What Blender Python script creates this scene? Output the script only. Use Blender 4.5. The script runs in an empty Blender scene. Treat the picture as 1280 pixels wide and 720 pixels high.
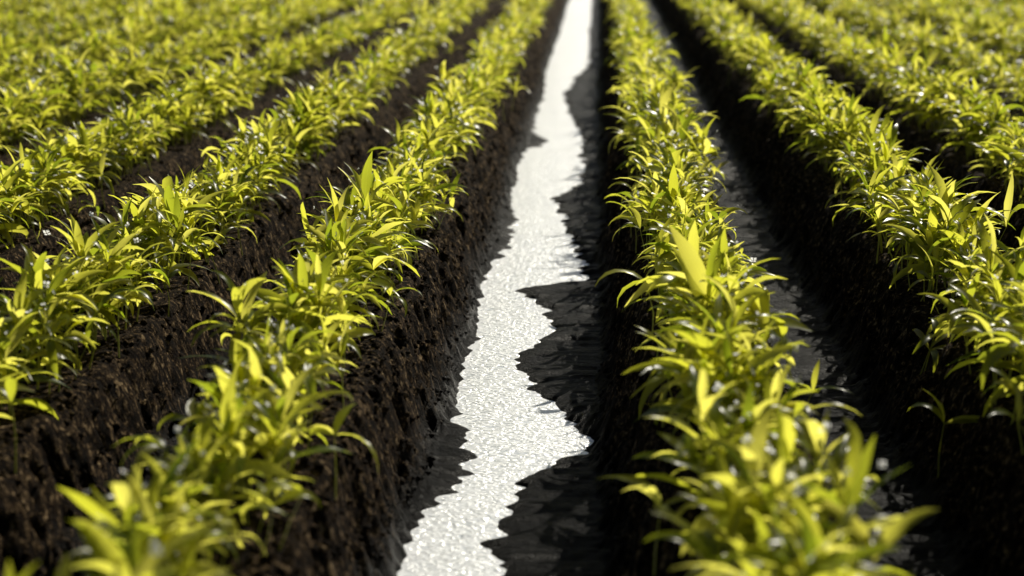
import bpy, math, numpy as np
from mathutils import Vector
rng=np.random.default_rng(11)
sc=bpy.context.scene

# ------------------------------------------------ noise helpers
def _h(ix,iy,s):
    n=(ix.astype(np.int64)*374761393+iy.astype(np.int64)*668265263+s*1274126177)&0xffffffff
    n=((n^(n>>13))*1274126177)&0xffffffff
    n=(n^(n>>16))&0xffffff
    return n/float(0xffffff)
def vn(x,y,s=0):
    x0=np.floor(x);y0=np.floor(y);fx=x-x0;fy=y-y0
    fx=fx*fx*(3-2*fx);fy=fy*fy*(3-2*fy)
    a=_h(x0,y0,s);b=_h(x0+1,y0,s);c=_h(x0,y0+1,s);d=_h(x0+1,y0+1,s)
    return (a*(1-fx)+b*fx)*(1-fy)+(c*(1-fx)+d*fx)*fy*1.0
def fbm(x,y,o=3,s=0):
    t=0;a=1;w=0
    for i in range(o):
        t=t+a*vn(x*2**i+i*17.3,y*2**i-i*9.1,s+i);w+=a;a*=.5
    return t/w*2-1
def ss(t):
    t=np.clip(t,0,1);return t*t*(3-2*t)

ROWS=[-10.0,-9.1,-8.2,-7.3,-6.4,-5.5,-4.6,-3.68,-2.7,-1.78,-.91,.395,1.41,2.32,3.22,4.1,5.0,5.9,6.8]
CH=np.array([(-3,-.6,-.3),(3.4,-.6,-.3),(3.985,-.587,-.30),(4.15,-.578,-.295),(4.39,-.496,-.298),(4.59,-.439,-.271),(4.73,-.411,-.25),
(4.91,-.398,-.124),(5.115,-.413,.02),(5.24,-.452,-.02),(5.47,-.5,-.136),(5.71,-.537,-.253),(5.98,-.543,-.313),(6.21,-.512,-.324),
(6.52,-.5,-.196),(6.725,-.54,-.202),(7.01,-.573,-.267),(7.32,-.577,-.378),(7.49,-.569,-.08),(7.84,-.53,-.064),(8.23,-.466,-.089),
(8.655,-.489,-.154),(9.12,-.465,-.196),(9.64,-.532,-.284),(10.22,-.546,-.125),(10.87,-.579,-.098),(11.6,-.554,-.123),(12.2,-.356,-.11),
(12.66,-.516,-.134),(13.92,-.536,-.257),(15.1,-.517,-.318),(16.5,-.6,-.26),(18.2,-.62,-.0955),(20.3,-.62,-.106),(22.9,-.6,-.119),
(26.2,-.6,-.095),(30.7,-.6,-.111),(45,-.56,-.12),(80,-.56,-.12)])
WZ=-.388
def H(x,y):
    xw=x+.03*fbm(x*2.2,y*1.6,2,5)+.018*fbm(x*7,y*6,2,8)
    d=np.full(np.shape(x),9.)
    for r in ROWS: d=np.minimum(d,np.abs(xw-r))
    u=(d-.15)/(.39-.15)
    t=ss(u)
    wall=np.clip(4*t*(1-t),0,1)**.7
    h=-.37*t
    h=h+(.050*wall+.004)*fbm(x*10,y*9,2,11)+(.062*wall+.003)*fbm(x*26,y*24,2,21)+.034*wall*(vn(x*60,y*42,51)-.5)
    h=h+.012*(1-t)*fbm(x*8,y*8,2,3)
    h=h+.011*t*fbm(x*4,y*24,2,31)
    xl=np.interp(y,CH[:,0],CH[:,1]);xr=np.interp(y,CH[:,0],CH[:,2])
    e=np.minimum(x-xl,xr-x)+.06*fbm(x*2.5,y*18,2,41)+.02*fbm(x*14,y*12,3,44)
    h=h-.048*ss((e+.08)/.16)
    f=ss((np.abs(x+1.6)-9.6)/2.0)
    f=np.maximum(f,ss((y-62)/6.))
    return h*(1-f)-.2*f

def new_obj(name,me,mats):
    ob=bpy.data.objects.new(name,me);sc.collection.objects.link(ob)
    for m in mats: me.materials.append(m)
    return ob
def mesh_np(name,co,faces,smooth=True,matidx=None,uv=None):
    me=bpy.data.meshes.new(name)
    n,k=faces.shape
    me.vertices.add(len(co));me.vertices.foreach_set("co",co.astype(np.float32).ravel())
    me.loops.add(n*k);me.loops.foreach_set("vertex_index",faces.astype(np.int32).ravel())
    me.polygons.add(n);me.polygons.foreach_set("loop_start",np.arange(0,n*k,k,dtype=np.int32))
    me.polygons.foreach_set("use_smooth",np.full(n,smooth))
    if matidx is not None: me.polygons.foreach_set("material_index",matidx.astype(np.int32))
    me.update(calc_edges=True)
    if uv is not None:
        l=me.uv_layers.new(name="UVMap");l.data.foreach_set("uv",uv[faces.ravel()].astype(np.float32).ravel())
    me.validate()
    return me

# ------------------------------------------------ materials
def mat(name):
    m=bpy.data.materials.new(name);m.use_nodes=True
    nt=m.node_tree;nt.nodes.clear()
    return m,nt,nt.nodes,nt.links
def N(ns,t,**k):
    n=ns.new(t)
    for a,b in k.items(): setattr(n,a,b)
    return n
def ramp(ns,stops):
    r=ns.new('ShaderNodeValToRGB');e=r.color_ramp.elements
    while len(e)<len(stops): e.new(.5)
    for i,(p,c) in enumerate(stops):
        e[i].position=p;e[i].color=(*c,1) if len(c)==3 else c
    return r

def soil_mat(name):
    m,nt,ns,L=mat(name)
    out=N(ns,'ShaderNodeOutputMaterial');b=N(ns,'ShaderNodeBsdfPrincipled')
    g=N(ns,'ShaderNodeNewGeometry');sep=N(ns,'ShaderNodeSeparateXYZ');L.new(g.outputs['Position'],sep.inputs[0])
    mp=N(ns,'ShaderNodeMapping');mp.inputs['Scale'].default_value=(1,1,.55);L.new(g.outputs['Position'],mp.inputs[0])
    n1=N(ns,'ShaderNodeTexNoise');n1.inputs['Scale'].default_value=46;n1.inputs['Detail'].default_value=5;n1.inputs['Roughness'].default_value=.75
    L.new(mp.outputs[0],n1.inputs[0])
    r1=ramp(ns,[(.42,(.003,.002,.0013)),(.54,(.020,.012,.006)),(.61,(.15,.100,.052)),(.72,(.46,.35,.21))]);L.new(n1.outputs[0],r1.inputs[0])  # lightest grains carry golden sun highlights painted into the soil colour
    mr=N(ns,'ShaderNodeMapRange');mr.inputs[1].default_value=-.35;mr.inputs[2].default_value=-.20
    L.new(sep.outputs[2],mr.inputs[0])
    wet_shade=ramp(ns,[(.35,(.0008,.0008,.0010)),(.7,(.0035,.0036,.004))]);L.new(n1.outputs[0],wet_shade.inputs[0])  # wet bed, darkened to near black to paint in the furrow shade
    mx=N(ns,'ShaderNodeMix',data_type='RGBA');L.new(mr.outputs[0],mx.inputs[0]);L.new(wet_shade.outputs[0],mx.inputs[6]);L.new(r1.outputs[0],mx.inputs[7])
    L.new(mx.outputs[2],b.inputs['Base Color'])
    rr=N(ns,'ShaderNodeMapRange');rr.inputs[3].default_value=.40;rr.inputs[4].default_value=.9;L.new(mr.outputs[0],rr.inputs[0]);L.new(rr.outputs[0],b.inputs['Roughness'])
    b.inputs['Specular IOR Level'].default_value=.04
    b1=N(ns,'ShaderNodeBump');b1.inputs['Strength'].default_value=1;b1.inputs['Distance'].default_value=.03;L.new(n1.outputs[0],b1.inputs['Height'])
    L.new(b1.outputs[0],b.inputs['Normal']);L.new(b.outputs[0],out.inputs[0])
    return m
soil=soil_mat("soil")

def water_mat():
    m,nt,ns,L=mat("water_glare")
    out=N(ns,'ShaderNodeOutputMaterial');b=N(ns,'ShaderNodeBsdfPrincipled')
    b.inputs['Roughness'].default_value=.26;b.inputs['IOR'].default_value=1.5
    b.inputs['Coat Weight'].default_value=1;b.inputs['Coat Roughness'].default_value=.22
    g=N(ns,'ShaderNodeNewGeometry')
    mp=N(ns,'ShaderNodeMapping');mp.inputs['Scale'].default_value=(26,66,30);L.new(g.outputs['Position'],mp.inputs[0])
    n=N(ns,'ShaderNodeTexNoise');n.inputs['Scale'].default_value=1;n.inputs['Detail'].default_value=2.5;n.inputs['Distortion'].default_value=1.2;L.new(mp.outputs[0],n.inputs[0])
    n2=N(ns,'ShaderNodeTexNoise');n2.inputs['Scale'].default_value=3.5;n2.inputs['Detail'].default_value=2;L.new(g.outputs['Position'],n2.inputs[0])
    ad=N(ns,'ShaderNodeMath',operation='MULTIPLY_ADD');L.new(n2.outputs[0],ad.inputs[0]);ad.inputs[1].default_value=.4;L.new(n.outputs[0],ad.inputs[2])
    r=ramp(ns,[(.48,(.34,.42,.54)),(.57,(.93,.96,1.0))]);L.new(ad.outputs[0],r.inputs[0]);L.new(r.outputs[0],b.inputs['Base Color'])  # sky glare and ripple reflections painted as near-white and blue-grey base colour
    bp=N(ns,'ShaderNodeBump');bp.inputs['Strength'].default_value=.85;bp.inputs['Distance'].default_value=.012
    L.new(n.outputs[0],bp.inputs['Height']);L.new(bp.outputs[0],b.inputs['Normal']);L.new(bp.outputs[0],b.inputs['Coat Normal'])
    # extra glossy glint layer: added to strengthen the glare on the water
    gl=N(ns,'ShaderNodeBsdfGlossy');gl.inputs['Color'].default_value=(1,1,1,1);gl.inputs['Roughness'].default_value=.42;L.new(bp.outputs[0],gl.inputs['Normal'])
    ms=N(ns,'ShaderNodeMixShader');ms.inputs[0].default_value=.22
    L.new(b.outputs[0],ms.inputs[1]);L.new(gl.outputs[0],ms.inputs[2]);L.new(ms.outputs[0],out.inputs[0]);return m
waterm=water_mat()

def leaf_mat():
    m,nt,ns,L=mat("leaf")
    out=N(ns,'ShaderNodeOutputMaterial')
    g=N(ns,'ShaderNodeNewGeometry')
    uv=N(ns,'ShaderNodeUVMap');sp=N(ns,'ShaderNodeSeparateXYZ');L.new(uv.outputs[0],sp.inputs[0])
    rc=ramp(ns,[(0,(.035,.060,.007)),(.5,(.090,.115,.010)),(1,(.20,.20,.022))]);L.new(g.outputs['Random Per Island'],rc.inputs[0])
    rt=ramp(ns,[(0,(.28,.36,.018)),(.4,(.70,.71,.05)),(1,(1.0,.94,.16))]);L.new(g.outputs['Random Per Island'],rt.inputs[0])
    a=N(ns,'ShaderNodeMath',operation='SUBTRACT');L.new(sp.outputs[0],a.inputs[0]);a.inputs[1].default_value=.5
    ab=N(ns,'ShaderNodeMath',operation='ABSOLUTE');L.new(a.outputs[0],ab.inputs[0])
    mr=N(ns,'ShaderNodeMapRange');mr.inputs[1].default_value=.03;mr.inputs[2].default_value=.09;mr.inputs[3].default_value=.55;mr.inputs[4].default_value=0;L.new(ab.outputs[0],mr.inputs[0])
    mx=N(ns,'ShaderNodeMix',data_type='RGBA');L.new(mr.outputs[0],mx.inputs[0]);L.new(rc.outputs[0],mx.inputs[6]);mx.inputs[7].default_value=(.30,.34,.08,1)
    p=N(ns,'ShaderNodeBsdfPrincipled');L.new(mx.outputs[2],p.inputs['Base Color']);p.inputs['Roughness'].default_value=.3
    p.inputs['Specular IOR Level'].default_value=.33
    t=N(ns,'ShaderNodeBsdfTranslucent');L.new(rt.outputs[0],t.inputs[0])
    ms=N(ns,'ShaderNodeMixShader');ms.inputs[0].default_value=.7
    L.new(p.outputs[0],ms.inputs[1]);L.new(t.outputs[0],ms.inputs[2]);L.new(ms.outputs[0],out.inputs[0])
    return m
leafm=leaf_mat()
def simple(name,c,r,tr=0):
    m,nt,ns,L=mat(name);out=N(ns,'ShaderNodeOutputMaterial');b=N(ns,'ShaderNodeBsdfPrincipled')
    n=N(ns,'ShaderNodeTexNoise');n.inputs['Scale'].default_value=60;g=N(ns,'ShaderNodeNewGeometry');L.new(g.outputs['Position'],n.inputs[0])
    rp=ramp(ns,[(.3,tuple(v*.88 for v in c)),(.7,c)]);L.new(n.outputs[0],rp.inputs[0]);L.new(rp.outputs[0],b.inputs['Base Color'])
    b.inputs['Roughness'].default_value=r
    t=N(ns,'ShaderNodeBsdfTranslucent');L.new(rp.outputs[0],t.inputs[0])
    ms=N(ns,'ShaderNodeMixShader');ms.inputs[0].default_value=tr
    L.new(b.outputs[0],ms.inputs[1]);L.new(t.outputs[0],ms.inputs[2]);L.new(ms.outputs[0],out.inputs[0]);return m
stemm=simple("stem",(.42,.42,.08),.45,.2)
glintm=simple("white_glint",(.97,.97,.96),.2,.68)  # white flecks standing in for highlights on the leaves

# ------------------------------------------------ ground
def seg(a,b,s): return list(np.arange(a,b,s))
xs=seg(-1500,-60,240)+seg(-60,-12,6)+seg(-12,-3,.035)+seg(-3,-1.3,.013)+seg(-1.3,.2,.009)+seg(.2,2.6,.016)+seg(2.6,8.5,.035)+seg(8.5,60,6)+seg(60,1600,240)
ys=seg(-300,-4,40)+seg(-4,2.2,.12)
y=2.2
while y<66: ys.append(y);y+=max(.010,.0030*y)
ys+=seg(70,200,20)+seg(200,3200,300)
X,Y=np.meshgrid(np.array(xs),np.array(ys));Z=H(X,Y)
nx,ny=len(xs),len(ys)
co=np.stack([X,Y,Z],-1).reshape(-1,3)
I=np.arange(nx*ny).reshape(ny,nx)
F=np.stack([I[:-1,:-1],I[:-1,1:],I[1:,1:],I[1:,:-1]],-1).reshape(-1,4)
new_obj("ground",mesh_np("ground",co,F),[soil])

# ------------------------------------------------ water
yy=np.array(seg(-3,60,.06));xl=np.interp(yy,CH[:,0],CH[:,1])-.11;xr=np.interp(yy,CH[:,0],CH[:,2])+.11
k=8;tt=np.linspace(0,1,k)
WX=xl[:,None]*(1-tt)+xr[:,None]*tt
co=np.stack([WX,np.repeat(yy[:,None],k,1),np.full_like(WX,WZ)],-1).reshape(-1,3)
I=np.arange(len(yy)*k).reshape(-1,k)
F=np.stack([I[:-1,:-1],I[:-1,1:],I[1:,1:],I[1:,:-1]],-1).reshape(-1,4)
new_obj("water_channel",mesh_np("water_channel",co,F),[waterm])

# ------------------------------------------------ clods
def clods(n,rowsel,y0,y1,smin,smax):
    import bmesh
    bm=bmesh.new();bmesh.ops.create_icosphere(bm,subdivisions=1,radius=1)
    v=np.array([q.co[:] for q in bm.verts]);f=np.array([[w.index for w in q.verts] for q in bm.faces]);bm.free()
    py=y0*(y1/y0)**rng.random(n)
    r=rng.choice(np.array(rowsel),n);side=rng.choice([-1,1],n)
    px=r+side*(.10+.30*rng.random(n))
    s=smin+(smax-smin)*rng.random(n)**4
    pz=H(px,py)+s*.15
    keep=(pz>WZ+.04)
    px,py,pz,s=px[keep],py[keep],pz[keep],s[keep];n=len(px)
    V=v[None]*(1+.3*(rng.random((n,len(v),1))*2-1))*np.array([1,1.1,.8])
    a=rng.random(n)*6.28;c,si=np.cos(a)[:,None],np.sin(a)[:,None]
    V=np.stack([V[...,0]*c-V[...,1]*si,V[...,0]*si+V[...,1]*c,V[...,2]],-1)*s[:,None,None]+np.stack([px,py,pz],-1)[:,None]
    F=(f[None]+np.arange(n)[:,None,None]*len(v)).reshape(-1,3)
    return V.reshape(-1,3),F
V,F=clods(40000,[-2.7,-1.78,-.91,-.91,.395,1.41],2.4,20,.003,.016)
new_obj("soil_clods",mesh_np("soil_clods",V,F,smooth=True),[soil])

# ------------------------------------------------ crop rows
def leaves(base,az,el,droop,length,width,roll,fold,S,tw):
    n=len(az);t=np.linspace(0,1,S+1)
    th=el[:,None]-droop[:,None]*t[None]**1.25
    dl=length[:,None]/S
    thm=(th[:,1:]+th[:,:-1])/2
    r=np.concatenate([np.zeros((n,1)),np.cumsum(np.cos(thm)*dl,1)],1)
    z=np.concatenate([np.zeros((n,1)),np.cumsum(np.sin(thm)*dl,1)],1)
    azt=az[:,None]+tw[:,None]*t[None]
    cx,cy=np.cos(azt),np.sin(azt)
    P=np.stack([base[:,0:1]+r*cx,base[:,1:2]+r*cy,base[:,2:3]+z],-1)
    side=np.stack([-cy,cx,np.zeros_like(cx)],-1)
    nor=np.stack([-np.sin(th)*cx,-np.sin(th)*cy,np.cos(th)],-1)
    cr,sr=np.cos(roll)[:,None,None],np.sin(roll)[:,None,None]
    s2=side*cr+nor*sr;n2=nor*cr-side*sr
    prof=np.sin(np.pi*np.clip((t-.06)/.94,0,1)**.72)**.85;prof[0]=.05;prof[-1]=.02
    prof=np.maximum(prof,.04)
    w=width[:,None]*.5*prof[None]
    wave=.14*np.sin(t[None]*14+az[:,None]*5)*w
    e=w[...,None]*(s2*np.cos(fold)[:,None,None]+n2*np.sin(fold)[:,None,None])
    e2=w[...,None]*(-s2*np.cos(fold)[:,None,None]+n2*np.sin(fold)[:,None,None])
    A=P+e+n2*wave[...,None];B=P+e2-n2*wave[...,None]
    V=np.stack([A,P,B],2)
    uv=np.zeros((n,S+1,3,2));uv[...,0]=np.array([0,.5,1]);uv[...,1]=t[None,:,None]
    m=(S+1)*3
    i=np.arange(m).reshape(S+1,3)
    f=np.stack([i[:-1,:-1],i[:-1,1:],i[1:,1:],i[1:,:-1]],-1).reshape(-1,4)
    F=(f[None]+np.arange(n)[:,None,None]*m).reshape(-1,4)
    return V.reshape(-1,3),F,uv.reshape(-1,2)
def tubes(p0,p1,p2,r):
    n=len(p0);ang=np.arange(4)*math.pi/2
    ring=np.stack([np.cos(ang),np.sin(ang),0*ang],-1)
    V=np.stack([p0[:,None]+ring*r[:,None,None],p1[:,None]+ring*r[:,None,None]*.8,p2[:,None]+ring*r[:,None,None]*.4],1)
    f=[]
    for a in range(2):
        for q in range(4): f.append([a*4+q,a*4+(q+1)%4,a*4+4+(q+1)%4,a*4+4+q])
    f=np.array(f);F=(f[None]+np.arange(n)[:,None,None]*12).reshape(-1,4)
    return V.reshape(-1,3),F
def glint_flecks(p,s):
    """tiny 4-petal white flecks modelling bright highlights on the crop, each petal one cupped quad"""
    n=len(p);q=[];f=[]
    for i in range(4):
        a=i*math.pi/2
        for r,da,z in ((.12,0,0),(.85,-.6,.35),(1.15,0,.5),(.85,.6,.35)):
            q.append([r*math.cos(a+da),r*math.sin(a+da),z])
        f.append([i*4,i*4+1,i*4+2,i*4+3])
    q=np.array(q);f=np.array(f)
    th=rng.random(n)*6.28;ph=.4+rng.random(n)*1.1
    ax=np.stack([np.cos(th)*np.sin(ph),np.sin(th)*np.sin(ph),np.cos(ph)],-1)
    u=np.cross(ax,np.array([.3,.9,.2]));u/=np.linalg.norm(u,axis=1,keepdims=True);v=np.cross(ax,u)
    V=q[None,:,0:1]*u[:,None]+q[None,:,1:2]*v[:,None]+q[None,:,2:3]*ax[:,None]
    V=V*s[:,None,None]+p[:,None]
    F=(f[None]+np.arange(n)[:,None,None]*16).reshape(-1,4)
    return V.reshape(-1,3),F

def build_row(x0,y0,y1,S,size,leafn,spacing,ex=3):
    py=np.arange(y0,y1,spacing);n=len(py)
    py=py+rng.normal(0,.025,n)
    wob=.03*fbm(py*.9,py*0+x0*3,2,77)
    px=x0+wob+rng.normal(0,.048,n)
    pz=H(px,py)-.01
    sz=size*(1+.18*fbm(py*1.7,py*0+x0*5,2,91))*np.clip(rng.normal(1,.13,n),.65,1.35)
    hgt=.215*sz
    lean=rng.normal(0,.035,(n,2))+np.array([.01,0])
    p0=np.stack([px,py,pz],-1)
    p2=p0+np.stack([lean[:,0],lean[:,1],hgt],-1)
    p1=(p0+p2)/2-np.stack([lean[:,0]*.25,lean[:,1]*.25,0*hgt],-1)
    K=leafn;idx=np.repeat(np.arange(n),K);M=n*K
    u=np.tile(np.linspace(.25,1,K),n)+rng.normal(0,.03,M)
    b=p0[idx]*(1-u[:,None])+p2[idx]*u[:,None]
    az=np.tile(np.arange(K)*2.4,n)+np.repeat(rng.random(n)*6.28,K)+rng.normal(0,.3,M)
    el=np.radians(26+52*np.clip(u,0,1)**1.4+rng.normal(0,14,M))
    droop=np.radians(80+rng.normal(0,27,M))*(1.15-.45*u)
    ln=(.187-.06*np.clip(u,0,1)**2)*sz[idx]*np.clip(rng.normal(1,.19,M),.5,1.5)
    wd=ln*np.clip(rng.normal(.185,.035,M),.11,.28)
    V,F,uv=leaves(b,az,el,droop,ln,wd,rng.normal(0,.4,M),np.clip(rng.normal(.35,.15,M),.05,.8),S,rng.normal(0,.4,M))
    Vs,Fs=tubes(p0,p1,p2,.004*sz)
    id2=np.repeat(np.arange(n),ex);o=rng.normal(0,.06,(n*ex,3));o[:,2]=0
    q0=p0[id2]+o*np.array([1.15,1,0]);q0[:,2]=H(q0[:,0],q0[:,1])-.01
    q2=q0+np.stack([rng.normal(0,.03,n*ex),rng.normal(0,.03,n*ex),.165*sz[id2]],-1);q1=(q0+q2)/2+rng.normal(0,.006,(n*ex,3))
    Vt,Ft=tubes(q0,q1,q2,.0026*sz[id2])
    nb=2;id3=np.repeat(np.arange(n),nb)
    fp=p2[id3]+rng.normal(0,.045,(n*nb,3))*np.array([1,1,.4])+np.array([0,-.015,.07])
    Vb,Fb=glint_flecks(fp,.005+.009*rng.random(n*nb)**1.6)
    Vk,Fk=tubes(p2[id3]-np.array([0,0,.01]),(p2[id3]+fp)/2+np.array([0,0,.008]),fp,np.full(n*nb,.0013))
    M2=n*ex*4;id4=np.repeat(np.arange(n*ex),4)
    V2,F2,uv2=leaves(q2[id4],rng.random(M2)*6.28,np.radians(rng.normal(44,22,M2)),np.radians(rng.normal(80,25,M2)),
        .135*sz[id2][id4]*np.clip(rng.normal(1,.2,M2),.5,1.4),.026*sz[id2][id4],rng.normal(0,.4,M2),np.full(M2,.35),S,rng.normal(0,.4,M2))
    return [(V,F,uv,0),(V2,F2,uv2,0),(Vs,Fs,None,1),(Vt,Ft,None,1),(Vk,Fk,None,1),(Vb,Fb,None,2)]
for x0 in ROWS:
    parts=[]
    near=abs(x0)<3
    y0=.6 if near else max(.6,abs(x0)*1.2)
    parts+=build_row(x0,y0,11,7 if near else 5,1.08,15,.08)
    parts+=build_row(x0,11,27,4,1.08,12,.10,2)
    parts+=build_row(x0,27,56,3,1.1,9,.17,1)
    Vs=[];Fs=[];U=[];Mi=[];o=0
    for v,f,uv,mi in parts:
        Vs.append(v);Fs.append(f+o);o+=len(v);U.append(uv if uv is not None else np.zeros((len(v),2)));Mi.append(np.full(len(f),mi))
    me=mesh_np("crop_row",np.concatenate(Vs),np.concatenate(Fs),True,np.concatenate(Mi),np.concatenate(U))
    new_obj("crop_row",me,[leafm,stemm,glintm])

# ------------------------------------------------ light
EL,AZ=math.radians(33),math.radians(21)
w=bpy.data.worlds.new("World");sc.world=w;w.use_nodes=True
nt=w.node_tree;bg=nt.nodes['Background']
sky=nt.nodes.new('ShaderNodeTexSky');sky.sky_type='NISHITA';sky.sun_disc=False;sky.sun_elevation=EL;sky.sun_rotation=AZ
nt.links.new(sky.outputs[0],bg.inputs[0]);bg.inputs[1].default_value=.05
sd=Vector((math.sin(AZ)*math.cos(EL),math.cos(AZ)*math.cos(EL),math.sin(EL)))
l=bpy.data.lights.new("sun",'SUN');l.energy=5;l.angle=math.radians(.5);l.color=(1,.94,.80)
lo=bpy.data.objects.new("sun",l);sc.collection.objects.link(lo);lo.rotation_euler=sd.to_track_quat('Z','Y').to_euler()
sc.view_settings.view_transform='Standard';sc.view_settings.look='None';sc.view_settings.exposure=0

# ------------------------------------------------ camera
c=bpy.data.cameras.new("camera");co_=bpy.data.objects.new("camera",c);sc.collection.objects.link(co_)
co_.location=(0,0,1.47);co_.rotation_euler=(math.radians(90-14.18),0,math.radians(3.16))
c.lens=53.4;c.sensor_width=36;c.clip_end=5000;c.clip_start=.05
c.dof.use_dof=True;c.dof.focus_distance=6.0;c.dof.aperture_fstop=1.5
sc.camera=co_
